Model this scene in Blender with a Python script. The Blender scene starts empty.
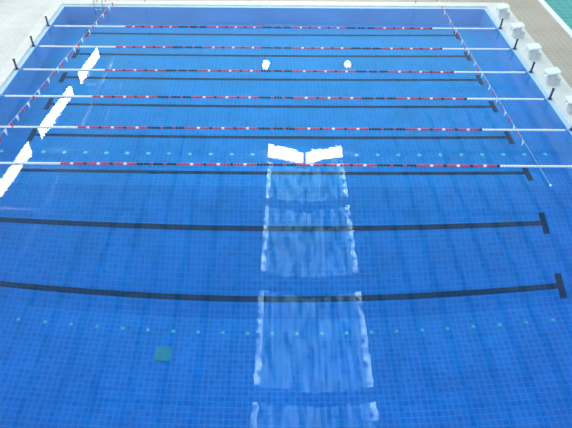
import bpy, bmesh, math
from mathutils import Vector, Matrix
sc=bpy.context.scene
COL=sc.collection
try:
    sc.view_settings.view_transform='Standard'
except Exception: pass

# ---------------- materials
def newmat(name):
    m=bpy.data.materials.new(name); m.use_nodes=True
    nt=m.node_tree
    return m,nt,nt.nodes.get('Principled BSDF')
def pmat(name,col,rough=.5,var=.06,scale=8,metal=0,spec=.5):
    m,nt,b=newmat(name)
    tc=nt.nodes.new('ShaderNodeTexCoord'); n=nt.nodes.new('ShaderNodeTexNoise')
    n.inputs['Scale'].default_value=scale; n.inputs['Detail'].default_value=3
    r=nt.nodes.new('ShaderNodeValToRGB')
    c0=[max(0,c*(1-var)) for c in col]+[1]; c1=[min(1,c*(1+var)) for c in col]+[1]
    r.color_ramp.elements[0].position=.3; r.color_ramp.elements[0].color=c0
    r.color_ramp.elements[1].position=.7; r.color_ramp.elements[1].color=c1
    nt.links.new(tc.outputs['Object'],n.inputs['Vector']); nt.links.new(n.outputs['Fac'],r.inputs['Fac'])
    nt.links.new(r.outputs['Color'],b.inputs['Base Color'])
    b.inputs['Roughness'].default_value=rough; b.inputs['Metallic'].default_value=metal
    b.inputs['Specular IOR Level'].default_value=spec
    return m
def emat(name,col,st,var=.15,scale=1.5,stretch=(1,1,1),det=2):
    m,nt,b=newmat(name)
    nt.nodes.remove(b)
    out=nt.nodes['Material Output']; e=nt.nodes.new('ShaderNodeEmission')
    tc=nt.nodes.new('ShaderNodeTexCoord'); n=nt.nodes.new('ShaderNodeTexNoise'); n.inputs['Scale'].default_value=scale; n.inputs['Detail'].default_value=det
    mp=nt.nodes.new('ShaderNodeMapping'); mp.inputs['Scale'].default_value=stretch
    mr=nt.nodes.new('ShaderNodeMapRange')
    mr.inputs['From Min'].default_value=.35; mr.inputs['From Max'].default_value=.65
    mr.inputs['To Min'].default_value=st*(1-var); mr.inputs['To Max'].default_value=st*(1+var)
    nt.links.new(tc.outputs['Object'],mp.inputs['Vector']); nt.links.new(mp.outputs['Vector'],n.inputs['Vector']); nt.links.new(n.outputs['Fac'],mr.inputs['Value'])
    nt.links.new(mr.outputs['Result'],e.inputs['Strength'])
    e.inputs['Color'].default_value=(*col,1)
    nt.links.new(e.outputs['Emission'],out.inputs['Surface'])
    return m
def tilemat(name,c1,c2,mortar,size,msize=.012,rough=.5,grad=None,nscale=.35):
    m,nt,b=newmat(name)
    tc=nt.nodes.new('ShaderNodeTexCoord')
    br=nt.nodes.new('ShaderNodeTexBrick'); br.offset=0; br.squash=1
    br.inputs['Scale'].default_value=1
    br.inputs['Brick Width'].default_value=size; br.inputs['Row Height'].default_value=size
    br.inputs['Mortar Size'].default_value=msize
    br.inputs['Color1'].default_value=(*c1,1); br.inputs['Color2'].default_value=(*c2,1); br.inputs['Mortar'].default_value=(*mortar,1)
    nt.links.new(tc.outputs['Object'],br.inputs['Vector'])
    n=nt.nodes.new('ShaderNodeTexNoise'); n.inputs['Scale'].default_value=nscale; n.inputs['Detail'].default_value=5
    nt.links.new(tc.outputs['Object'],n.inputs['Vector'])
    mr=nt.nodes.new('ShaderNodeMapRange'); mr.inputs['From Min'].default_value=.3; mr.inputs['From Max'].default_value=.7
    mr.inputs['To Min'].default_value=.90; mr.inputs['To Max'].default_value=1.08
    nt.links.new(n.outputs['Fac'],mr.inputs['Value'])
    mx=nt.nodes.new('ShaderNodeVectorMath'); mx.operation='SCALE'
    nt.links.new(br.outputs['Color'],mx.inputs[0]); nt.links.new(mr.outputs['Result'],mx.inputs['Scale'])
    last=mx.outputs['Vector']
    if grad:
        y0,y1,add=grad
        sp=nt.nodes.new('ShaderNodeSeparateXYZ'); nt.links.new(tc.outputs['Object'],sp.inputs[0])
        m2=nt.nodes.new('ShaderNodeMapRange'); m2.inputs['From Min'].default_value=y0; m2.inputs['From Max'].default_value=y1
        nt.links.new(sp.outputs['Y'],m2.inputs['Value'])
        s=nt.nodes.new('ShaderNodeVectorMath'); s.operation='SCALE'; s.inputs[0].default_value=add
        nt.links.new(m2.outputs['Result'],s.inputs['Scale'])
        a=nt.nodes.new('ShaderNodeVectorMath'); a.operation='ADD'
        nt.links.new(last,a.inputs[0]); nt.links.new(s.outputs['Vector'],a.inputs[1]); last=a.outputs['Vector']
    nt.links.new(last,b.inputs['Base Color'])
    b.inputs['Roughness'].default_value=rough
    b.inputs['Specular IOR Level'].default_value=.1
    return m
def watermat(name,dist,dist2):
    m,nt,b=newmat(name); nt.nodes.remove(b)
    out=nt.nodes['Material Output']; g=nt.nodes.new('ShaderNodeBsdfGlass')
    g.inputs['IOR'].default_value=1.333; g.inputs['Roughness'].default_value=0
    g.inputs['Color'].default_value=(1,1,1,1)
    tc=nt.nodes.new('ShaderNodeTexCoord')
    prev=None
    for sc_,det,ds,st in ((.7,1,dist,1.4),(4.5,1.5,dist2,1.2)):
        mp=nt.nodes.new('ShaderNodeMapping'); mp.inputs['Scale'].default_value=(1,st,1)
        n=nt.nodes.new('ShaderNodeTexNoise'); n.inputs['Scale'].default_value=sc_; n.inputs['Detail'].default_value=det
        nt.links.new(tc.outputs['Object'],mp.inputs['Vector']); nt.links.new(mp.outputs['Vector'],n.inputs['Vector'])
        bp=nt.nodes.new('ShaderNodeBump'); bp.inputs['Strength'].default_value=1; bp.inputs['Distance'].default_value=ds
        nt.links.new(n.outputs['Fac'],bp.inputs['Height'])
        if prev: nt.links.new(prev.outputs['Normal'],bp.inputs['Normal'])
        prev=bp
    nt.links.new(prev.outputs['Normal'],g.inputs['Normal'])
    nt.links.new(g.outputs['BSDF'],out.inputs['Surface'])
    return m

M_pool=tilemat('pool_blue_tile',(.001,.170,.67),(.002,.215,.74),(.006,.29,.84),.2,.015,grad=(-8,14.5,(.010,.18,.10)),nscale=.6)  # gradient lightens the far end in the colour, making up for weak light there
M_poolwall=tilemat('pool_wall_tile',(.05,.42,.88),(.06,.46,.91),(.12,.52,.95),.25,.016)  # colour brightened beyond the floor tile because underwater walls get little light
M_line=tilemat('lane_dark_tile',(.003,.05,.125),(.005,.065,.145),(.01,.09,.19),.2,.01)
M_teal=tilemat('teal_tile',(.02,.56,.54),(.05,.62,.60),(.15,.74,.7),.5,.03)
M_deck=tilemat('deck_beige_tile',(.47,.41,.34),(.51,.44,.365),(.39,.35,.29),.3,.02)
M_pale=tilemat('deck_pale_tile',(.69,.68,.65),(.73,.72,.69),(.62,.61,.58),.3,.012)
M_coping=pmat('pale_stone_coping',(.70,.69,.66),.5,.06,2)
M_gutter=pmat('pale_blue_gutter',(.42,.60,.76),.5,.05,5)
M_wall=pmat('white_wall_paint',(.7,.71,.72),.7,.03,1)
M_white=pmat('white_plastic',(.86,.87,.88),.35,.03,20)
M_block=pmat('white_fibreglass',(.86,.87,.88),.4,.04,8)
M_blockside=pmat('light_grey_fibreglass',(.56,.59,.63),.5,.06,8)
M_red=pmat('red_plastic',(.62,.05,.10),.4,.08,20)
M_flagred=pmat('red_fabric',(.60,.05,.09),.8,.08,20)
M_black=pmat('black_plastic',(.015,.025,.05),.4,.1,20)
M_navy=pmat('navy_paint',(.02,.05,.15),.4,.1,12)
M_steel=pmat('brushed_steel',(.7,.72,.74),.25,.05,30,metal=1)
M_cable=pmat('pale_cable',(.65,.68,.72),.5,.05,30)
M_inlet=pmat('turquoise_inlet',(.06,.60,.74),.5,.05,9)
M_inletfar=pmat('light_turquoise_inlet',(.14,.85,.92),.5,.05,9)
M_drain=pmat('green_drain',(.0,.36,.50),.6,.15,9)
M_slot=pmat('dark_slot',(.0,.26,.38),.6,.1,9)
M_grip=pmat('grey_grip_surface',(.76,.78,.8),.8,.1,40)
M_water=watermat('clear_pool_water',.0022,.00060)
M_water2=watermat('shallow_water',.004,.0004)
M_win=emat('sunlit_window_glass',(1,1,1),30)
M_sky_hi=emat('sunlit_skylight_glass',(1,1,1),30)
M_sky_lo=emat('translucent_skylight_sheet',(.42,.80,1),4.0,.75,1.5,(2.0,.35,1),4)  # uneven glow painted in to mottle the strip's reflection on the water
M_sky_edge=emat('skylight_edge_glass',(.55,.88,1),12,.95,1.6,(1,1,1),4)  # patchy glow imitates the ripple-ragged edge of the reflected strip
M_lamp=emat('lamp_glow',(1,.98,.92),300,.05)

# ---------------- helpers
def new_obj(name,me,parent=None,loc=(0,0,0)):
    o=bpy.data.objects.new(name,me); COL.objects.link(o); o.location=loc
    if parent: o.parent=parent
    return o
def empty(name,loc=(0,0,0)):
    o=bpy.data.objects.new(name,None); o.empty_display_size=.3; COL.objects.link(o); o.location=loc; return o
def tag(o,label,cat,group=None,kind=None):
    o['label']=label; o['category']=cat
    if group: o['group']=group
    if kind: o['kind']=kind
def mesh_from(name,verts,faces,mat):
    me=bpy.data.meshes.new(name); me.from_pydata(verts,[],faces); me.update()
    me.materials.append(mat); return me
def add_box(bm,lo,hi):
    x0,y0,z0=lo;x1,y1,z1=hi
    v=[bm.verts.new(p) for p in [(x0,y0,z0),(x1,y0,z0),(x1,y1,z0),(x0,y1,z0),(x0,y0,z1),(x1,y0,z1),(x1,y1,z1),(x0,y1,z1)]]
    for f in [(0,3,2,1),(4,5,6,7),(0,1,5,4),(1,2,6,5),(2,3,7,6),(3,0,4,7)]:
        bm.faces.new([v[i] for i in f])
def bm_mesh(name,bm,mat,bevel=0):
    if bevel:
        bmesh.ops.bevel(bm,geom=list(bm.edges),offset=bevel,segments=2,affect='EDGES')
    bmesh.ops.recalc_face_normals(bm,faces=bm.faces)
    me=bpy.data.meshes.new(name); bm.to_mesh(me); bm.free(); me.materials.append(mat); return me
def boxes_mesh(name,bl,mat,bevel=0):
    bm=bmesh.new()
    for lo,hi in bl: add_box(bm,lo,hi)
    return bm_mesh(name,bm,mat,bevel)
def tube_mesh(name,paths,r,mat,seg=8):
    bm=bmesh.new()
    for pts in paths:
        pts=[Vector(p) for p in pts]; rings=[]
        for i,p in enumerate(pts):
            if i==0: t=pts[1]-p
            elif i==len(pts)-1: t=p-pts[i-1]
            else: t=(pts[i+1]-pts[i-1])
            t.normalize()
            a=Vector((0,0,1)) if abs(t.z)<.9 else Vector((0,1,0))
            u=t.cross(a).normalized(); w=t.cross(u)
            rings.append([bm.verts.new(p+u*r*math.cos(2*math.pi*k/seg)+w*r*math.sin(2*math.pi*k/seg)) for k in range(seg)])
        for a,b in zip(rings[:-1],rings[1:]):
            for k in range(seg):
                bm.faces.new([a[k],a[(k+1)%seg],b[(k+1)%seg],b[k]])
        bm.faces.new(rings[0]); bm.faces.new(rings[-1])
    me=bm_mesh(name,bm,mat)
    for f in me.polygons: f.use_smooth=True
    return me

# ---------------- pool
PX=12.5; YN=3.0; YF=32.0; OY=17.5
prof=[(YF,-2.35),(17.2,-2.45),(12.4,-5.9),(YN,-5.9)]
def fz(y,x=0):
    z=prof[-1][1]
    for (a,za),(b,zb) in zip(prof[:-1],prof[1:]):
        if b<=y<=a: z=za+(zb-za)*(a-y)/(a-b); break
    t=min(1,max(0,(17.2-y)/4.8))
    return z+t*1.6*(x/12.5)**2
pool=empty('swimming_pool',(0,OY,0))
tag(pool,'large blue-tiled swimming pool with dark lane markings and clear water','swimming pool')
bm=bmesh.new()
ys=[YF,27,22,17.2]+[17.2-.6*i for i in range(1,9)]+[9,6,YN]
xs=[-PX+PX*2*i/24 for i in range(25)]
g=[[bm.verts.new((x,y-OY,fz(y,x))) for x in xs] for y in ys]
tb={}
for j in range(len(ys)-1):
    for i in range(24): bm.faces.new([g[j][i],g[j+1][i],g[j+1][i+1],g[j][i+1]])
def top(v):
    if v not in tb: tb[v]=bm.verts.new((v.co.x,v.co.y,.0))
    return tb[v]
def wallstrip(seq,flip):
    for a,b in zip(seq[:-1],seq[1:]):
        f=[a,b,top(b),top(a)]
        bm.faces.new(f[::-1] if flip else f)
wallstrip([r[0] for r in g],False); wallstrip([r[-1] for r in g],True)
wallstrip(g[0],True); wallstrip(g[-1],False)
bmesh.ops.recalc_face_normals(bm,faces=bm.faces)
bm.faces.ensure_lookup_table()
if bm.faces[0].normal.z<0: bmesh.ops.reverse_faces(bm,faces=bm.faces)
for f in bm.faces:
    if abs(f.normal.z)<.1: f.material_index=1
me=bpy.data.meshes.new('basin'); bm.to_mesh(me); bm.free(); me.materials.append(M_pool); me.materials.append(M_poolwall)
o=new_obj('basin',me,pool)
me=mesh_from('water_surface',[(-PX,YN-OY,0),(PX,YN-OY,0),(PX,YF-OY,0),(-PX,YF-OY,0)],[(0,1,2,3)],M_water)
w=new_obj('water_surface',me,pool); w['label']='clear rippling pool water reflecting the roof windows'
def ring(name,x,y0,y1,wd,z0,z1,mat,wr=None):
    wr=wr or wd
    return boxes_mesh(name,[((-x-wd,y0-wd,z0),(-x,y1+wd,z1)),((x,y0-wd,z0),(x+wr,y1+wd,z1)),
        ((-x,y0-wd,z0),(x,y0,z1)),((-x,y1,z0),(x,y1+wd,z1))],mat)
o=new_obj('overflow_gutter',ring('overflow_gutter',PX+.003,YN-.003-OY,YF+.003-OY,.217,-.2,.025,M_gutter),pool)
o=new_obj('coping',ring('coping',PX+.22,YN-.22-OY,YF+.22-OY,.55,-.19,.11,M_coping,1.2),pool)
# lane markings
TX=10.75; HW=.10
def marking(y,lx,TH):
    ys=[-TH,-HW,HW,TH]
    TW=.12
    xs=[lx-TW,lx+TW]; n=24
    xs+= [lx+TW+(TX-TW-lx-TW)*i/n for i in range(1,n)]+[TX-TW,TX+TW]
    v=[];f=[]
    for x in xs:
        for d in ys: v.append((x,d,fz(y+d,x)-fz(y)+.015))
    def q(i,j): a=i*4+j; return (a,a+4,a+5,a+1)
    for j in range(3): f.append(q(0,j)); f.append(q(len(xs)-2,j))
    for i in range(1,len(xs)-2): f.append(q(i,1))
    return mesh_from('lane_marking',v,f,M_line)
for k in range(8):
    y=13.05+2.5*k
    o=new_obj('lane_marking',marking(y,-11.7 if k<2 else -11.0,.46 if k<2 else .5),pool,(0,y-OY,fz(y)))
    o['group']='pool floor lane markings'
def disc(name,r,h,mat,seg=14):
    bm=bmesh.new(); bmesh.ops.create_cone(bm,cap_ends=True,segments=seg,radius1=r,radius2=r*.8,depth=h); 
    return bm_mesh(name,bm,mat)
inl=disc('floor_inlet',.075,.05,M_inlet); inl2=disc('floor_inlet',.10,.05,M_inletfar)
for y in (11.75,19.3):
    for i in range(-13,14):
        o=new_obj('floor_inlet',inl if y<15 else inl2,pool,(i*.92,y-OY,fz(y,i*.92)+.02)); o['group']='turquoise floor inlets'
dg=new_obj('drain_grate',boxes_mesh('drain_grate',[((-.28,-.28,0),(.28,.28,.03))],M_drain,.008),pool,(-3.9,10.8-OY,fz(10.7,-3.95)+.02))
dg['label']='square green drain cover'
sl=new_obj('slot',boxes_mesh('slot',[((-.22,-.2+.1*i,.03),(.22,-.16+.1*i,.036)) for i in range(5)],M_slot),dg)

# ---------------- deck floor
cx=PX+.5; WX0=16.3; WX1=25; WY0=22; WY1=40
v=[];f=[]
R1=[(-27,-3,-cx,58),(-cx,-3,cx,YN-.5),(-cx,YF+.5,cx,58),(cx,-3,WX0,58),(WX0,-3,28,WY0),(WX0,WY1,28,58),(WX1,WY0,28,WY1)]
for x0,y0,x1,y1 in R1:
    b=len(v); v+=[(x0,y0,.1),(x1,y0,.1),(x1,y1,.1),(x0,y1,.1)]; f.append((b,b+1,b+2,b+3))
me=mesh_from('floor',v,f,M_deck); me.materials.append(M_pale); me.polygons[0].material_index=1
o=new_obj('floor',me)
tag(o,'tiled pool deck, pale on one side and beige beyond','floor',kind='structure')
wp=empty('wading_pool',(WX0,WY0,0)); tag(wp,'shallow teal-tiled pool with white edge beside the deck','swimming pool')
L=WX1-WX0;Wd=WY1-WY0
v=[(0,0,-.45),(L,0,-.45),(L,Wd,-.45),(0,Wd,-.45),(0,0,.1),(L,0,.1),(L,Wd,.1),(0,Wd,.1)]
new_obj('basin',mesh_from('wading_basin',v,[(0,1,2,3),(0,4,5,1),(1,5,6,2),(2,6,7,3),(3,7,4,0)],M_teal),wp)
new_obj('water_surface',mesh_from('wading_water',[(0,0,0.02),(L,0,0.02),(L,Wd,0.02),(0,Wd,0.02)],[(0,1,2,3)],M_water2),wp)
new_obj('coping',boxes_mesh('wading_coping',[((-.2,-.2,.0),(.1,Wd+.2,.16)),((L-.1,-.2,.0),(L+.1,Wd+.2,.16)),((.1,-.2,0),(L-.1,.0,.16)),((.1,Wd,0),(L-.1,Wd+.2,.16))],M_white),wp)

# ---------------- lane ropes
def floats(name,x0,x1,mat,pitch=.13,r=.054):
    bm=bmesh.new(); seg=8
    n=max(1,int(round((x1-x0)/pitch)))
    for i in range(n):
        a=x0+i*pitch+.007; b=x0+(i+1)*pitch-.007
        rings=[]
        for x,rr in ((a,r*.7),(a+.02,r),(b-.02,r),(b,r*.7)):
            rings.append([bm.verts.new((x,rr*math.cos(2*math.pi*k/seg),rr*math.sin(2*math.pi*k/seg))) for k in range(seg)])
        for p,q in zip(rings[:-1],rings[1:]):
            for k in range(seg): bm.faces.new([p[k],p[(k+1)%seg],q[(k+1)%seg],q[k]])
        bm.faces.new(rings[0]); bm.faces.new(rings[-1])
    return bm_mesh(name,bm,mat)
secs=[]
x=-8.32
P=.13
def S(n,kind):
    global x
    secs.append((x,x+P*n,kind)); x+=P*n
i=0
while x<6.9:
    if i%2==0:
        for _ in range(3): S(3,'r'); S(1,'w'); S(3,'r'); S(1,'b')
    else:
        for _ in range(3): S(3,'b'); S(1,'r')
    i+=1
xend=x
mats={'r':M_red,'b':M_black,'w':M_white}
meW1=floats('end_floats',-12.3,-8.32,M_white); meW2=floats('end_floats',xend,12.3,M_white)
secm=[];cache={}
for a,b,k in secs:
    key=(round(b-a,3),k)
    if key not in cache: cache[key]=floats('float_section',0,b-a,mats[k])
    secm.append((a,cache[key]))
cable=tube_mesh('cable',[[(-12.6,0,.35),(-12.45,0,.04),(-12.2,0,0),(12.2,0,0),(12.45,0,.04),(12.6,0,.35)]],.012,M_cable,6)
bm=bmesh.new()
add_box(bm,(-.08,-.08,0),(.08,.08,.03)); add_box(bm,(-.035,-.035,.03),(.035,.035,.50)); add_box(bm,(-.05,-.05,.50),(.05,.05,.54))
pm=bm_mesh('anchor_post',bm,M_navy)
for k in range(6):
    y=16.8+2.5*k
    r=empty('lane_rope',(0,y,0.01))
    tag(r,'floating lane rope, red and black floats with long white ends','lane rope','floating lane ropes across the pool')
    new_obj('cable',cable,r)
    new_obj('end_floats',meW1,r); new_obj('end_floats',meW2,r)
    for a,m_ in secm:
        new_obj('float_section',m_,r,(a,0,0))
    for s in (-1,1):
        o=new_obj('anchor_post',pm,r,(s*12.62,0,.015)); o['label']='dark navy rope anchor post'

# ---------------- starting blocks
HEX=[(0,3,2,1),(4,5,6,7),(0,1,5,4),(1,2,6,5),(2,3,7,6),(3,0,4,7)]
def hexa(name,v,mat,bev):
    bm=bmesh.new(); vs=[bm.verts.new(p) for p in v]
    for f in HEX: bm.faces.new([vs[i] for i in f])
    return bm_mesh(name,bm,mat,bev)
parts=[('platform',hexa('platform',[(-.30,-.26,.56),(.27,-.26,.66),(.27,.26,.66),(-.30,.26,.56),(-.30,-.26,.64),(.27,-.26,.74),(.27,.26,.74),(-.30,.26,.64)],M_block,.012)),
 ('pedestal',hexa('pedestal',[(-.10,-.15,0),(.22,-.17,0),(.22,.17,0),(-.10,.15,0),(-.16,-.15,.58),(.18,-.15,.64),(.18,.15,.64),(-.16,.15,.58)],M_blockside,.012)),
 ('step',boxes_mesh('step',[((.22,-.18,0),(.42,.18,.34))],M_blockside,.012)),
 ('grip_pad',mesh_from('grip_pad',[(-.26,-.21,.653),(.23,-.21,.739),(.23,.21,.739),(-.26,.21,.653)],[(0,1,2,3)],M_grip)),
 ('handle',tube_mesh('handle',[[(-.15,-.14,.48),(-.30,-.14,.45),(-.32,-.11,.43),(-.32,.11,.43),(-.30,.14,.45),(-.15,.14,.48)]],.016,M_steel))]
for k in range(1,7):
    y=15.55+2.5*k
    b=empty('starting_block',(13.0,y,.11))
    tag(b,'white starting block with sloped platform and step on coping','starting block','starting blocks at the lane ends')
    for nme,m_ in parts: new_obj(nme,m_,b)

# ---------------- backstroke flags
def flag_mesh(mat):
    bm=bmesh.new()
    vs=[bm.verts.new(p) for p in [(0,-.11,0),(.0,.11,0),(.02,-.06,-.14),(.02,.06,-.14),(.0,0,-.28)]]
    bm.faces.new([vs[0],vs[1],vs[3],vs[2]]); bm.faces.new([vs[2],vs[3],vs[4]])
    me=bpy.data.meshes.new('flag'); bm.to_mesh(me); bm.free(); me.materials.append(mat); return me
fr,fw=flag_mesh(M_flagred),flag_mesh(M_white)
def flagline(A,B,yend,buoy):
    ax,ay,ah=A; bx,by,bh=B
    def P_(y):
        t=(ay-y)/(ay-by); return (t*(bx-ax),y-ay,ah+(bh-ah)*t)
    root=empty('flag_line',(ax,ay,.1))
    tag(root,'string of red and white pennants %s'%('sloping to the water' if buoy else 'stretched between poles'),'flag line','backstroke flag lines')
    new_obj('string',tube_mesh('string',[[P_(ay),P_((ay+by)/2),P_(by)]],.008,M_cable,6),root)
    new_obj('pole',tube_mesh('pole',[[(0,0,0),(0,0,ah+.05)]],.035,M_steel,10),root)
    p=P_(by)
    if buoy:
        bm=bmesh.new(); bmesh.ops.create_uvsphere(bm,u_segments=12,v_segments=8,radius=.05)
        new_obj('float',bm_mesh('float',bm,M_white),root,p)
    else:
        new_obj('pole',tube_mesh('pole',[[(0,0,0),(0,0,ah+.05)]],.035,M_steel,10),root,(p[0],p[1],0))
    y=31.9;i=0
    while y>yend:
        new_obj('flag',fr if i%2 else fw,root,P_(y)); y-=.46; i+=1
flagline((8.5,32.6,1.85),(10.36,15.6,-.05),17.9,True)
flagline((-7.8,32.6,1.85),(-11.2,2.4,1.85),13.5,False)

# ---------------- ladder
r=empty('pool_ladder',(-10.4,31.95,.11)); tag(r,'curved chrome pool ladder with two handrails on the coping','pool ladder')
for s in (-.25,.25):
    pts=[(s,.55,0),(s,.55,.55),(s,.45,.75),(s,.25,.85),(s,.0,.8),(s,-.12,.6),(s,-.14,.1),(s,-.14,-1.1)]
    new_obj('handrail',tube_mesh('handrail',[pts],.03,M_steel,10),r)
for z in (-.3,-.6,-.9):
    new_obj('rung',boxes_mesh('rung',[((-.24,-.2,z),(.24,-.1,z+.03))],M_steel),r)

# ---------------- hall: slanting left wall with clerestory windows
def WX(y): return -20.15-.09*(50-y)
def slab(y0,y1,z0,z1,off0=0,off1=-.3):
    return [(WX(y0)+off1,y0,z0),(WX(y0)+off0,y0,z0),(WX(y1)+off0,y1,z0),(WX(y1)+off1,y1,z0),
            (WX(y0)+off1,y0,z1),(WX(y0)+off0,y0,z1),(WX(y1)+off0,y1,z1),(WX(y1)+off1,y1,z1)]
def slabs(name,ls,mat):
    bm=bmesh.new()
    for v in ls:
        vs=[bm.verts.new(p) for p in v]
        for f in HEX: bm.faces.new([vs[i] for i in f])
    return bm_mesh(name,bm,mat)
wins=[(3,10.5),(12.2,19.0),(20.5,27.6),(29.2,38.6),(40.5,48.5),(50.6,56.7)]
Z0,Z1=14.4,15.7
gaps=[(-3,3)]+[(wins[i][1],wins[i+1][0]) for i in range(5)]+[(56.7,58)]
o=new_obj('wall_left',slabs('wall_left',[slab(-3,58,0,Z0),slab(-3,58,Z1,17)]+[slab(a,b,Z0,Z1) for a,b in gaps],M_wall)); tag(o,'tall white hall wall with a high window band','wall',kind='structure')
for i,(a,b) in enumerate(wins):
    o=new_obj('window_%d'%(i+1),slabs('window',[slab(a,b,Z0,Z1,-.1,-.2)],M_win)); tag(o,'bright sunlit high window strip in white wall','window',kind='structure')
# skylight modules
def cxs(y): return 2.33+(y-13)*.0175
def hws(y): return 3.45-(y-13)*.009
mods=[(8,15.0,0),(15.95,22.85,0),(24.5,31.3,0),(32.4,36.9,0),(37.6,39.3,1)]
def skymod(y0,y1,hi):
    ym=(y0+y1)/2
    r=empty('skylight',(cxs(ym),ym,15.2))
    tag(r,'bright sunlit ridge skylight panels' if hi else 'translucent ridge skylight with brighter glazed edges','skylight','roof ridge skylights')
    d=(y1-y0)/2
    def P_(s,frac,z,y): return (cxs(ym+y)-cxs(ym)+s*hws(ym+y)*frac,y,z)
    for s in (-1,1):
        if hi:
            N=6; v=[];f=[]
            for i in range(N+1):
                fr_=.04+.96*i/N; z=.78*(1-fr_)**1.25
                v+=[P_(s,fr_,z,-d),P_(s,fr_,z,d)]
            for i in range(N): f.append((2*i,2*i+1,2*i+3,2*i+2))
            new_obj('glass_panel',mesh_from('glass_panel',v,f,M_sky_hi),r)
        else:
            v=[P_(s,.01,.75,-d),P_(s,.90,.08,-d),P_(s,.90,.08,d),P_(s,.01,.75,d)]
            new_obj('glass_panel',mesh_from('glass_panel',v,[(0,1,2,3)],M_sky_lo),r)
            v=[P_(s,.90,.08,-d),P_(s,1,0,-d),P_(s,1,0,d),P_(s,.90,.08,d)]
            new_obj('edge_panel',mesh_from('edge_panel',v,[(0,1,2,3)],M_sky_edge),r)
    new_obj('frame',boxes_mesh('frame',[((-.04,-d,.78),(.04,d,.86))],M_wall),r)
for m_ in mods: skymod(*m_)
for y in (7.6,15.48,23.7,31.8,37.25,39.8,51.5):
    o=new_obj('roof_beam',boxes_mesh('roof_beam',[((WX(y),y-.12,16.1),(28,y+.12,16.5))],M_wall)); tag(o,'white steel roof beam spanning the hall','roof beam','roof beams',kind='structure')
for i in range(24):
    X_=-18.5+2.0*i
    o=new_obj('roof_purlin',boxes_mesh('roof_purlin',[((X_-.2,-3,16.5),(X_+.2,58,16.7))],M_wall)); tag(o,'long white roof purlin resting on the beams','roof purlin','roof purlins',kind='structure')
for X_,Y_ in ((-.85,52.0),(7.7,52.0)):
    r=empty('pendant_lamp',(X_,Y_,14.0)); tag(r,'glowing round pendant lamp hanging from the roof','lamp','pendant lamps under the roof')
    bm=bmesh.new(); bmesh.ops.create_uvsphere(bm,u_segments=20,v_segments=12,radius=.34)
    new_obj('bulb',bm_mesh('bulb',bm,M_lamp),r)
    bm=bmesh.new(); bmesh.ops.create_cone(bm,cap_ends=True,segments=20,radius1=.36,radius2=.12,depth=.4)
    new_obj('lamp_housing',bm_mesh('lamp_housing',bm,M_steel),r,(0,0,.5))
    new_obj('rod',tube_mesh('rod',[[(0,0,.6),(0,-.45,2.15)]],.03,M_steel),r)

# ---------------- world + camera
w=bpy.data.worlds.new('World'); sc.world=w; w.use_nodes=True
bg=w.node_tree.nodes['Background']; bg.inputs['Color'].default_value=(.82,.94,1,1); bg.inputs['Strength'].default_value=.93
cam=bpy.data.cameras.new('Camera'); co=bpy.data.objects.new('Camera',cam); COL.objects.link(co)
cam.sensor_width=36; cam.lens=542/572*36; cam.shift_x=13/572
R=Matrix.Rotation(math.radians(90-42.9),4,'X') @ Matrix.Rotation(math.radians(0.35),4,'Z')
co.matrix_world=Matrix.Translation((0,0,13)) @ R
cam.clip_end=300
sc.camera=co
